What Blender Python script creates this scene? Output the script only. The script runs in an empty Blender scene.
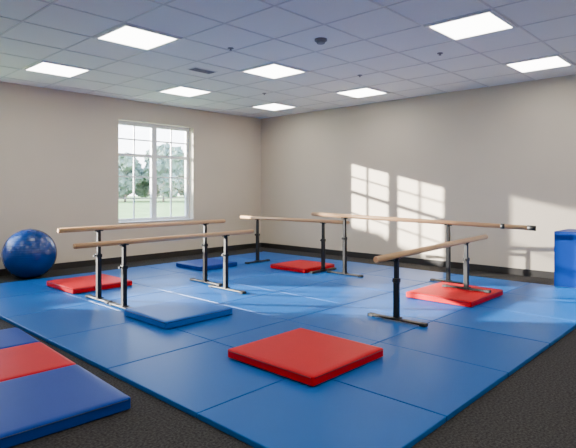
import bpy, bmesh, math, random
from mathutils import Vector, Matrix, noise
random.seed(4)
scene = bpy.context.scene
XR, YB, H = 8.21, 8.59, 3.0
XL, YF = -3.4, -2.6
WT = 0.28

# ---------------------------------------------------------------- materials
def mat(name, col, rough=0.6, metal=0.0, var=0.0, vscale=5.0, bump=0.0, bscale=100.0, spec=0.5, coat=0.0, island=0.0):
    m = bpy.data.materials.new(name); m.use_nodes = True
    nt = m.node_tree; b = nt.nodes['Principled BSDF']
    b.inputs['Base Color'].default_value = (*col, 1)
    b.inputs['Roughness'].default_value = rough
    b.inputs['Metallic'].default_value = metal
    b.inputs['Specular IOR Level'].default_value = spec
    if coat: b.inputs['Coat Weight'].default_value = coat
    tc = nt.nodes.new('ShaderNodeTexCoord')
    if var > 0:
        n = nt.nodes.new('ShaderNodeTexNoise'); n.inputs['Scale'].default_value = vscale
        n.inputs['Detail'].default_value = 5
        nt.links.new(tc.outputs['Object'], n.inputs['Vector'])
        r = nt.nodes.new('ShaderNodeValToRGB')
        r.color_ramp.elements[0].position = .3; r.color_ramp.elements[1].position = .7
        r.color_ramp.elements[0].color = (*[c*(1-var) for c in col], 1)
        r.color_ramp.elements[1].color = (*[min(1, c*(1+var)) for c in col], 1)
        nt.links.new(n.outputs['Fac'], r.inputs['Fac'])
        out = r.outputs['Color']
        if island:
            g = nt.nodes.new('ShaderNodeNewGeometry'); mr = nt.nodes.new('ShaderNodeMapRange')
            mr.inputs['To Min'].default_value = 1-island; mr.inputs['To Max'].default_value = 1+island
            hs = nt.nodes.new('ShaderNodeHueSaturation')
            nt.links.new(g.outputs['Random Per Island'], mr.inputs['Value']); nt.links.new(mr.outputs[0], hs.inputs['Value'])
            nt.links.new(out, hs.inputs['Color']); out = hs.outputs['Color']
        nt.links.new(out, b.inputs['Base Color'])
    if bump > 0:
        n2 = nt.nodes.new('ShaderNodeTexNoise'); n2.inputs['Scale'].default_value = bscale
        n2.inputs['Detail'].default_value = 3
        nt.links.new(tc.outputs['Object'], n2.inputs['Vector'])
        bp = nt.nodes.new('ShaderNodeBump'); bp.inputs['Strength'].default_value = bump
        bp.inputs['Distance'].default_value = 0.01
        nt.links.new(n2.outputs['Fac'], bp.inputs['Height'])
        nt.links.new(bp.outputs['Normal'], b.inputs['Normal'])
    return m

M_wall = mat('wall_paint', (.64, .565, .455), .85, var=.02, vscale=1.5, bump=.08, bscale=150)
M_ceil = mat('ceiling_tile', (.87, .88, .86), .95, var=.04, vscale=120, bump=.3, bscale=90)
M_tbar = mat('tbar_paint', (.70, .70, .69), .5)
M_carpet = mat('carpet', (.052, .049, .047), 1.0, var=.55, vscale=70, bump=.9, bscale=220, spec=.1)
M_blue = mat('blue_mat_vinyl', (.0, .088, .33), .42, var=.03, vscale=1.5, bump=.03, bscale=300, spec=.13, island=.09)
M_blue2 = mat('blue_vinyl', (.0, .034, .25), .46, var=.03, vscale=4, bump=.05, bscale=220, spec=.13)
M_bluew = mat('blue_panel_vinyl', (.0, .10, .40), .46, var=.03, vscale=4, bump=.05, bscale=220, spec=.13)
M_red = mat('red_vinyl', (.50, .0, .008), .48, var=.03, vscale=4, bump=.05, bscale=220, spec=.12)
M_bseam = mat('blue_piping', (.001, .018, .10), .6, var=.05)
M_rseam = mat('red_piping', (.20, .003, .008), .6, var=.05)
M_black = mat('black_steel', (.006, .007, .008), .45, metal=.0, var=.1, vscale=8, spec=.3)
M_rubber = mat('black_rubber', (.012, .012, .012), .7)
M_base = mat('baseboard_vinyl', (.018, .016, .015), .5)
M_white = mat('white_frame', (.80, .81, .82), .4)
M_ball = mat('ball_rubber', (.0, .036, .20), .25, var=.05, vscale=3)
M_grey = mat('grey_plastic', (.22, .23, .25), .5)

def wood():
    m = mat('beech_wood', (.50, .29, .13), .42)
    nt = m.node_tree; b = nt.nodes['Principled BSDF']
    tc = nt.nodes.new('ShaderNodeTexCoord'); mp = nt.nodes.new('ShaderNodeMapping')
    mp.inputs['Scale'].default_value = (1.2, 30, 30)
    n = nt.nodes.new('ShaderNodeTexNoise'); n.inputs['Scale'].default_value = 2.5; n.inputs['Detail'].default_value = 6
    r = nt.nodes.new('ShaderNodeValToRGB')
    r.color_ramp.elements[0].color = (.48, .27, .12, 1); r.color_ramp.elements[1].color = (.68, .43, .22, 1)
    nt.links.new(tc.outputs['Object'], mp.inputs['Vector']); nt.links.new(mp.outputs['Vector'], n.inputs['Vector'])
    nt.links.new(n.outputs['Fac'], r.inputs['Fac']); nt.links.new(r.outputs['Color'], b.inputs['Base Color'])
    return m
M_wood = wood()

def emis(name, col, s):
    m = bpy.data.materials.new(name); m.use_nodes = True; nt = m.node_tree; nt.nodes.clear()
    e = nt.nodes.new('ShaderNodeEmission'); o = nt.nodes.new('ShaderNodeOutputMaterial')
    e.inputs['Color'].default_value = (*col, 1); e.inputs['Strength'].default_value = s
    nt.links.new(e.outputs[0], o.inputs[0]); return m
M_lamp = emis('light_diffuser', (1, .965, .92), 14.0)

def glass():
    m = bpy.data.materials.new('window_glass'); m.use_nodes = True; nt = m.node_tree; nt.nodes.clear()
    t = nt.nodes.new('ShaderNodeBsdfTransparent'); g = nt.nodes.new('ShaderNodeBsdfGlossy')
    g.inputs['Roughness'].default_value = .02
    mx = nt.nodes.new('ShaderNodeMixShader'); mx.inputs[0].default_value = .05
    o = nt.nodes.new('ShaderNodeOutputMaterial')
    nt.links.new(t.outputs[0], mx.inputs[1]); nt.links.new(g.outputs[0], mx.inputs[2]); nt.links.new(mx.outputs[0], o.inputs[0])
    return m
M_glass = glass()

# ---------------------------------------------------------------- helpers
def add_box(bm, x0, x1, y0, y1, z0, z1, mi=0, bevel=0, seg=2):
    r = bmesh.ops.create_cube(bm, size=1.0)
    vs = r['verts']
    for v in vs:
        v.co = Vector(((x0+x1)/2 + v.co.x*(x1-x0), (y0+y1)/2 + v.co.y*(y1-y0), (z0+z1)/2 + v.co.z*(z1-z0)))
    fs = set(f for v in vs for f in v.link_faces)
    for f in fs: f.material_index = mi
    if bevel:
        es = list(set(e for v in vs for e in v.link_edges))
        rr = bmesh.ops.bevel(bm, geom=es, offset=bevel, segments=seg, affect='EDGES', profile=.5)
        for f in rr['faces']: f.material_index = mi
def add_cyl(bm, p0, p1, r, mi=0, seg=20, r2=None):
    p0, p1 = Vector(p0), Vector(p1); d = p1-p0
    rot = d.to_track_quat('Z', 'Y').to_matrix().to_4x4()
    mtx = Matrix.Translation((p0+p1)/2) @ rot
    rr = bmesh.ops.create_cone(bm, cap_ends=True, segments=seg, radius1=r, radius2=r if r2 is None else r2, depth=d.length, matrix=mtx)
    for f in set(f for v in rr['verts'] for f in v.link_faces):
        f.material_index = mi; f.smooth = len(f.verts) == 4
def mk(name, bm, mats, parent=None, loc=(0, 0, 0), rz=0, smooth=False):
    me = bpy.data.meshes.new(name)
    bmesh.ops.recalc_face_normals(bm, faces=bm.faces)
    if smooth:
        for f in bm.faces: f.smooth = True
    bm.to_mesh(me); bm.free()
    for m in mats: me.materials.append(m)
    o = bpy.data.objects.new(name, me); scene.collection.objects.link(o)
    o.location = loc; o.rotation_euler = (0, 0, rz)
    if parent: o.parent = parent
    return o
def empty(name, loc=(0, 0, 0)):
    e = bpy.data.objects.new(name, None); scene.collection.objects.link(e); e.location = loc
    e.empty_display_size = .1; return e

# ---------------------------------------------------------------- room shell
bm = bmesh.new(); add_box(bm, XL-WT, XR+WT, YF-WT, YB+WT, -.12, 0); mk('floor', bm, [M_carpet])
bm = bmesh.new(); add_box(bm, XL-WT, XR+WT, YF-WT, YB+WT, H, H+.12); mk('ceiling', bm, [M_ceil])
bm = bmesh.new(); add_box(bm, XR, XR+WT, YF-WT, YB+WT, 0, H); mk('wall_right', bm, [M_wall])
bm = bmesh.new(); add_box(bm, XL-WT, XL, YF-WT, YB+WT, 0, H); mk('wall_left', bm, [M_wall])
bm = bmesh.new(); add_box(bm, XL, XR, YF-WT, YF, 0, H); mk('wall_front', bm, [M_wall])
WINS = [(4.62, 6.28), (-.15, 2.42)]
Z0, Z1 = .72, 2.62
bm = bmesh.new()
add_box(bm, XL, XR, YB, YB+WT, 0, Z0); add_box(bm, XL, XR, YB, YB+WT, Z1, H)
xs = [XL]
for a, b in sorted(WINS): xs += [a, b]
xs.append(XR)
for i in range(0, len(xs), 2): add_box(bm, xs[i], xs[i+1], YB, YB+WT, Z0, Z1)
mk('wall_back', bm, [M_wall])
for nm, bx in (('back', (XL, XR, YB-.014, YB, 0, .105)), ('right', (XR-.014, XR, YF, YB-.014, 0, .105)),
               ('left', (XL, XL+.014, YF, YB-.014, 0, .105)), ('front', (XL+.014, XR-.014, YF, YF+.014, 0, .105))):
    bm = bmesh.new(); add_box(bm, *bx, bevel=.003); mk('baseboard_'+nm, bm, [M_base])

# windows
for i, (a, b) in enumerate(WINS):
    bm = bmesh.new(); ya, yb = YB+.15, YB+.21; f = .07
    nb = 2
    add_box(bm, a, b, ya, yb, Z0, Z0+f); add_box(bm, a, b, ya, yb, Z1-f, Z1)
    add_box(bm, a, a+f, ya, yb, Z0+f, Z1-f); add_box(bm, b-f, b, ya, yb, Z0+f, Z1-f)
    zt = 1.99
    w = (b-a)/nb; hm = .055 if i == 0 else .02
    for k in range(1, nb): add_box(bm, a+k*w-hm, a+k*w+hm, ya-.01, yb, Z0+f, Z1-f)
    for k in range(nb):
        x0 = a+k*w+.05; x1 = a+(k+1)*w-.05; xm = (x0+x1)/2
        if i == 0:
            add_box(bm, x0, x1, ya+.002, yb-.002, zt-.028, zt+.028)
            t = .012
            add_box(bm, xm-t, xm+t, ya+.02, yb-.01, Z0+f, Z1-f)
            for zz in (2.29, 1.58, 1.17): add_box(bm, x0, x1, ya+.021, yb-.011, zz-t, zz+t)
        else:
            for zz in (1.99, 1.36): add_box(bm, a+k*w, a+(k+1)*w, ya+.021, yb-.011, zz-.012, zz+.012)
    add_box(bm, a+.01, b-.01, yb-.026, yb-.022, Z0+.02, Z1-.02, mi=1)
    add_box(bm, a, b, YB-.012, ya, Z0, Z0+.02, mi=0, bevel=.004)
    mk('window_%d' % (i+1), bm, [M_white, M_glass])

# ceiling grid + troffers
MOD = .71
PX = [7.19, 5.06, 2.93, .80, -1.33]; PY = [7.15, 5.03, 2.19, .06, -1.36]
bm = bmesh.new()
x = 7.19+MOD/2
gx = []
while x > XL: 
    gx.append(x); x -= MOD
for x in [7.19+1.5*MOD-.0]+gx:
    if x < XR: add_box(bm, x-.009, x+.009, YF, YB, H-.006, H)
y = 5.03+MOD/2+4*MOD
while y > YF:
    if y < YB: add_box(bm, XL, XR, y-.009, y+.009, H-.0065, H)
    y -= MOD
mk('ceiling_grid', bm, [M_tbar])
for px in PX:
    for py in PY:
        bm = bmesh.new(); s = MOD/2-.012; q = s-.035
        add_box(bm, -s, s, -s, -q, -.016, -.0005); add_box(bm, -s, s, q, s, -.016, -.0005)
        add_box(bm, -s, -q, -q, q, -.016, -.0005); add_box(bm, q, s, -q, q, -.016, -.0005)
        add_box(bm, -q, q, -q, q, -.009, -.001, mi=1)
        mk('ceiling_light', bm, [M_white, M_lamp], loc=(px, py, H))
def vent(x, y, sx, sy):
    bm = bmesh.new()
    add_box(bm, -sx, sx, -sy, sy, -.006, -.0005, mi=0, bevel=.002)
    n = 6
    for i in range(n):
        yy = -sy+.03+(2*sy-.06)*i/(n-1)
        add_box(bm, -sx+.025, sx-.025, yy-.003, yy+.003, -.012, -.005, mi=1)
    mk('air_vent', bm, [M_tbar, M_grey], loc=(x, y, H))
vent(4.35, 5.74, .2, .1)
def smoke(x, y):
    bm = bmesh.new()
    add_cyl(bm, (0, 0, -.02), (0, 0, -.0005), .07, 0, 28); add_cyl(bm, (0, 0, -.05), (0, 0, -.02), .042, 0, 28, r2=.06)
    mk('smoke_detector', bm, [M_grey], loc=(x, y, H))
smoke(4.36, 3.6)
def sprink(x, y):
    bm = bmesh.new()
    add_cyl(bm, (0, 0, -.008), (0, 0, -.0005), .035, 0, 20); add_cyl(bm, (0, 0, -.025), (0, 0, -.008), .009, 0, 12)
    add_cyl(bm, (0, 0, -.028), (0, 0, -.025), .016, 0, 16)
    mk('sprinkler_head', bm, [M_grey], loc=(x, y, H))
for p in [(3.9, 4.6), (6.1, 4.3), (5.8, 2.9), (6.1, 6.3)]: sprink(*p)

# ---------------------------------------------------------------- big floor mat (tiles)
MX0, MX1, MY0, MY1, MZ = 1.76, 7.44, 1.31, 7.70, .035
bm = bmesh.new(); nx, ny = 6, 6
for i in range(nx):
    for j in range(ny):
        dx, dy = (MX1-MX0)/nx, (MY1-MY0)/ny; g = .003
        add_box(bm, MX0+i*dx+g, MX0+(i+1)*dx-g, MY0+j*dy+g, MY0+(j+1)*dy-g, 0.0005, MZ+random.uniform(-.001, .001), bevel=.006, seg=2)
mk('tatami_floor_mat', bm, [M_blue])

# ---------------------------------------------------------------- foam mats
def foam(name, x0, x1, y0, y1, z, m, ms, th=.072, rz=0):
    cx, cy = (x0+x1)/2, (y0+y1)/2; a, b = (x1-x0)/2, (y1-y0)/2
    bm = bmesh.new()
    N = 14
    def top(u, v):
        e = max(abs(u), abs(v))
        edge = max(0, 1-((1-e)/.06)) if e > .94 else 0
        return th - .009*edge**2 + .002*(1-u*u)*(1-v*v)
    grid = {}
    ts = [-1, -.985, -.96]+[-.9+1.8*i/(N-1) for i in range(N)]+[.96, .985, 1]
    n = len(ts)
    for sgn in (0, 1):
        for i, u in enumerate(ts):
            for j, v in enumerate(ts):
                zz = top(u, v)
                if not sgn: zz = max(0, (.009*(max(0, (max(abs(u), abs(v))-.94)/.06))**2))
                X, Y = u*a, v*b; rc = .015
                ex, ey = abs(X)-(a-rc), abs(Y)-(b-rc)
                if ex > 0 and ey > 0:
                    L = max(ex, ey); h = math.hypot(ex, ey)
                    X = math.copysign(a-rc+ex*L/h, X); Y = math.copysign(b-rc+ey*L/h, Y)
                grid[sgn, i, j] = bm.verts.new((X, Y, zz))
    for sgn in (0, 1):
        for i in range(n-1):
            for j in range(n-1):
                f = bm.faces.new([grid[sgn, i, j], grid[sgn, i+1, j], grid[sgn, i+1, j+1], grid[sgn, i, j+1]]); f.smooth = True
    for k in range(n-1):
        for (p, q) in (((k, 0), (k+1, 0)), ((k, n-1), (k+1, n-1)), ((0, k), (0, k+1)), ((n-1, k), (n-1, k+1))):
            f = bm.faces.new([grid[0, p[0], p[1]], grid[0, q[0], q[1]], grid[1, q[0], q[1]], grid[1, p[0], p[1]]])
            f.smooth = False
    zz = th-.014; t = .0026
    for (p0, p1) in (((-a+.02, -b-t*.3, zz), (a-.02, -b-t*.3, zz)), ((-a+.02, b+t*.3, zz), (a-.02, b+t*.3, zz)),
                     ((-a-t*.3, -b+.02, zz), (-a-t*.3, b-.02, zz)), ((a+t*.3, -b+.02, zz), (a+t*.3, b-.02, zz))):
        add_cyl(bm, p0, p1, t*1.5, 1, 8)
    return mk(name, bm, [m, ms], loc=(cx, cy, z), rz=rz)
zt = MZ+.0015
foam('red_foam_mat', 2.50, 3.34, 2.13, 2.99, zt, M_red, M_rseam)
foam('blue_foam_mat', 2.62, 3.42, 4.00, 4.76, zt, M_bluew, M_bseam)
foam('red_foam_mat', 2.73, 3.54, 6.20, 7.02, zt, M_red, M_rseam)
foam('blue_foam_mat', 4.92, 5.68, 6.52, 7.22, zt, M_blue2, M_bseam)
foam('red_foam_mat', 5.88, 6.64, 5.18, 5.94, zt, M_red, M_rseam)
foam('red_foam_mat', 5.38, 6.32, 2.33, 3.13, zt, M_red, M_rseam)

fm = empty('folding_gym_mat', (1.57, 2.76, 0)); fm.rotation_euler = (0, 0, math.radians(-2.6))
ys = [0, .83, 1.58, 2.19]
for k in range(3):
    o = foam('panel_%d' % (k+1), -1.45, 0, ys[k]+.004, ys[k+1]-.004, .001, (M_blue2, M_red, M_blue2)[k], (M_bseam, M_rseam, M_bseam)[k], th=.078)
    o.parent = fm

# folded upright mat block at right wall
fb = empty('folded_mat_stack', (7.46, .95, 0))
for k in range(4):
    bm = bmesh.new(); w = .165
    add_box(bm, k*w+.002, (k+1)*w-.002, 0, 1.13, .002, .765, bevel=.009, seg=2)
    add_cyl(bm, (k*w+.02, .2, .766), ((k+1)*w-.02, .2, .766), .004, 1, 8)
    if k == 0:
        add_cyl(bm, (.001, .015, .745), (.001, 1.115, .745), .003, 1, 8); add_cyl(bm, (.001, .015, .03), (.001, 1.115, .03), .003, 1, 8)
    mk('panel_%d' % (k+1), bm, [M_blue2, M_bseam], parent=fb)

# exercise ball
bm = bmesh.new(); R = .375
bmesh.ops.create_uvsphere(bm, u_segments=96, v_segments=120, radius=R)
for v in bm.verts:
    z = v.co.z/R
    if abs(z) < .93:
        v.co *= 1 - .0035*(0.5+0.5*math.cos(z*2*math.pi*11))
for v in bm.verts:
    if v.co.z < -R+.012: v.co.z = -R+.012
for f in bm.faces: f.smooth = True
add_cyl(bm, (0, 0, R-.004), (0, 0, R+.002), .016, 1, 16)
mk('exercise_ball', bm, [M_ball, M_rubber], loc=(2.90, 8.07, R-.012))

# ---------------------------------------------------------------- parallel bars
def barre(p0, p1, posts, br=.028, captip=None):
    p0, p1 = Vector(p0), Vector(p1)
    mid = (p0+p1)/2; mid.z = 0
    e = empty('parallel_bar', mid)
    d = (p1-p0); L = d.length; dn = d.normalized()
    bm = bmesh.new()
    add_cyl(bm, (-L/2+.012, 0, 0), (L/2-.012, 0, 0), br, 0, 28)
    add_cyl(bm, (-L/2, 0, 0), (-L/2+.012, 0, 0), br*.8, 0, 28, r2=br); add_cyl(bm, (L/2-.012, 0, 0), (L/2, 0, 0), br, 0, 28, r2=br*.8)
    if captip:
        add_cyl(bm, (L/2-captip, 0, 0), (L/2-captip+.05, 0, 0), br*1.12, 1, 28)
        add_cyl(bm, (L/2-.10, 0, 0), (L/2+.006, 0, 0), br*1.12, 1, 28)
    o = mk('rail', bm, [M_wood, M_black], parent=e)
    o.rotation_mode = 'QUATERNION'; o.rotation_quaternion = d.to_track_quat('X', 'Z')
    o.location = (p0+p1)/2-mid
    for k, (t, bz, fd, ha, hb) in enumerate(posts):
        c = p0+d*t - mid; top = c.z
        bm = bmesh.new(); x, y = c.x, c.y
        Hh = top-br-bz
        w = .030
        if fd == 'Y':
            add_box(bm, x-w, x+w, y-ha, y+hb, bz+.008, bz+.028, 0, .006)
            for yy in (y-ha+.03, y+hb-.03): add_box(bm, x-w-.003, x+w+.003, yy-.032, yy+.032, bz, bz+.030, 1, .006)
        else:
            add_box(bm, x-ha, x+hb, y-w, y+w, bz+.008, bz+.028, 0, .006)
            for xx in (x-ha+.03, x+hb-.03): add_box(bm, xx-.032, xx+.032, y-w-.003, y+w+.003, bz, bz+.030, 1, .006)
        s = .025; zo = bz+.03+Hh*.62
        add_box(bm, x-.042, x+.042, y-.042, y+.042, bz+.027, bz+.036, 0, .003)
        add_box(bm, x-s, x+s, y-s, y+s, bz+.03, zo, 0, .005)
        add_box(bm, x-s-.005, x+s+.005, y-s-.005, y+s+.005, zo-.03, zo+.010, 0, .004)
        s2 = .019
        add_box(bm, x-s2, x+s2, y-s2, y+s2, zo, top-br-.02, 0, .003)
        add_cyl(bm, (x-s-.02, y, zo-.01), (x-s, y, zo-.01), .007, 0, 12)
        add_cyl(bm, (x-s-.035, y, zo-.01), (x-s-.018, y, zo-.01), .014, 1, 16)
        add_cyl(bm, Vector((x, y, top-br-.022)), Vector((x, y, top-br*.5)), .024, 0, 16)
        a = Vector((x, y, top-br*.55))-Vector((dn.x, dn.y, 0))*.05; b = Vector((x, y, top-br*.55))+Vector((dn.x, dn.y, 0))*.05
        add_cyl(bm, a+Vector((0, 0, -dn.z*.05)), b+Vector((0, 0, dn.z*.05)), br*.75, 0, 16)
        mk('post_%d' % (k+1), bm, [M_black, M_rubber], parent=e)
FZ = MZ+.001
barre((2.23, 5.05, .755), (4.68, 5.05, .765), [((2.78-2.23)/2.45, FZ, 'Y', .24, .28), ((4.20-2.23)/2.45, FZ, 'Y', .36, .32)])
barre((2.32, 5.65, .875), (4.68, 5.65, .88), [((2.79-2.32)/2.36, FZ, 'Y', .27, .28), ((4.33-2.32)/2.36, FZ, 'Y', .34, .32)])
barre((6.22, 7.05, .83), (6.24, 4.60, .83), [((7.05-6.60)/2.45, FZ, 'X', .28, .28), ((7.05-5.10)/2.45, FZ, 'X', .30, .30)])
pa, pb = Vector((6.04, 5.17, .951)), Vector((6.97, 2.16, .827))
barre(pa, pb, [((5.17-4.65)/3.01, FZ, 'Y', .32, .32), ((5.17-3.2)/3.01, FZ, 'Y', .04+.24, .26)], br=.031, captip=.42)
barre((3.98, 2.63, .672), (6.57, 2.64, .718), [((4.35-3.98)/2.59, FZ, 'Y', .32, .32), ((5.96-3.98)/2.59, zt+.0755, 'Y', .29, .30)], br=.031)

# ---------------------------------------------------------------- outside
M_grass = mat('grass', (.22, .34, .12), 1, var=.25, vscale=.8, spec=.1)
M_leaf = mat('tree_foliage', (.21, .27, .23), 1, var=.3, vscale=1.2, spec=.1)
M_bark = mat('bark', (.20, .16, .14), 1, var=.3, vscale=6)
bm = bmesh.new(); add_box(bm, -90, 120, YB+WT+.02, 140, -.6, -.25); mk('lawn', bm, [M_grass])
def tree(x, y, h, r):
    bm = bmesh.new()
    add_cyl(bm, (0, 0, 0), (0, 0, h*.55), .16, 1, 12, r2=.08)
    for k in range(3):
        a = k*2.1+random.random(); add_cyl(bm, (0, 0, h*.3), (math.cos(a)*r*.5, math.sin(a)*r*.5, h*.6), .07, 1, 8, r2=.03)
    for k in range(26):
        a = random.uniform(0, 6.28); q = random.uniform(0, r*.8); zz = h*random.uniform(.25, .9)
        rr = r*random.uniform(.22, .4)
        res = bmesh.ops.create_icosphere(bm, subdivisions=3, radius=rr, matrix=Matrix.Translation((math.cos(a)*q, math.sin(a)*q, zz)))
        for v in res['verts']:
            v.co += Vector(noise.noise_vector(v.co*3.2+Vector((x, y, 0))))*rr*.7
            if v.co.z < .05: v.co.z = .05
    mk('tree', bm, [M_leaf, M_bark], loc=(x, y, -.248))
for (x, y, h, r) in [(36.5, 66, 6.5, 3.0), (40.5, 62.5, 8.0, 3.3), (45, 63, 6.6, 3.2), (38, 71, 6, 3.3), (31.5, 70, 5.5, 3.0), (49, 60, 7.8, 3.3), (27, 74, 6, 3.0), (54, 58, 7, 3.2), (43, 69, 6, 3.2)]:
    tree(x, y, h, r)
bm = bmesh.new()  # added leafy block out of view, cuts low sun through the visible window
add_box(bm, -3.6, 1.1, -.5, .5, 0, 3.35)
bmesh.ops.subdivide_edges(bm, edges=bm.edges, cuts=14, use_grid_fill=True)
for vv in bm.verts:
    vv.co += Vector(noise.noise_vector(vv.co*1.9))*.16
    if vv.co.z < 0: vv.co.z = 0
mk('added_sun_blocker', bm, [M_leaf], loc=(0, 16.7, -.24), smooth=True)

# ---------------------------------------------------------------- lights
k, m_ = 1.35, .25
sd = Vector((1, -k, -m_*k)).normalized()
su = bpy.data.lights.new('sun', 'SUN'); su.energy = 50.0; su.angle = math.radians(.6); su.color = (1, .94, .85)
so = bpy.data.objects.new('sun', su); scene.collection.objects.link(so)
so.rotation_euler = sd.to_track_quat('-Z', 'Y').to_euler(); so.location = (-20, 35, 9)
tgt = Vector((1.35, 8.75, 1.65)); k2 = 1.035; sd2 = Vector((1, -k2, -k2*.275)).normalized()
sp = bpy.data.lights.new('added_patch_spot', 'SPOT'); sp.energy = 22*4*math.pi*625; sp.spot_size = math.radians(6.2); sp.spot_blend = .1  # added spot without a real source, throws the right-hand sun patch on wall_right
sp.shadow_soft_size = .15; sp.color = (1, .94, .85)
spo = bpy.data.objects.new('added_patch_spot', sp); scene.collection.objects.link(spo)
spo.location = tgt - sd2*25; spo.rotation_euler = sd2.to_track_quat('-Z', 'Y').to_euler()

w = bpy.data.worlds.new('world'); scene.world = w; w.use_nodes = True
nt = w.node_tree; bg = nt.nodes['Background']
tc = nt.nodes.new('ShaderNodeTexCoord'); sx = nt.nodes.new('ShaderNodeSeparateXYZ'); cr = nt.nodes.new('ShaderNodeValToRGB')
cr.color_ramp.elements[0].position = 0.0; cr.color_ramp.elements[0].color = (.95, .97, 1, 1)
cr.color_ramp.elements[1].position = .6; cr.color_ramp.elements[1].color = (.45, .65, 1, 1)
nt.links.new(tc.outputs['Generated'], sx.inputs[0]); nt.links.new(sx.outputs['Z'], cr.inputs['Fac']); nt.links.new(cr.outputs['Color'], bg.inputs['Color'])
bg.inputs['Strength'].default_value = 12.0

# ---------------------------------------------------------------- camera
cam = bpy.data.cameras.new('camera'); co = bpy.data.objects.new('camera', cam); scene.collection.objects.link(co)
cam.sensor_width = 36; cam.lens = 507/576*36; cam.shift_y = -33/576; cam.clip_end = 500
co.location = (0, 0, 1.31); co.rotation_euler = (math.radians(90), 0, math.radians(43.25-90))
scene.camera = co
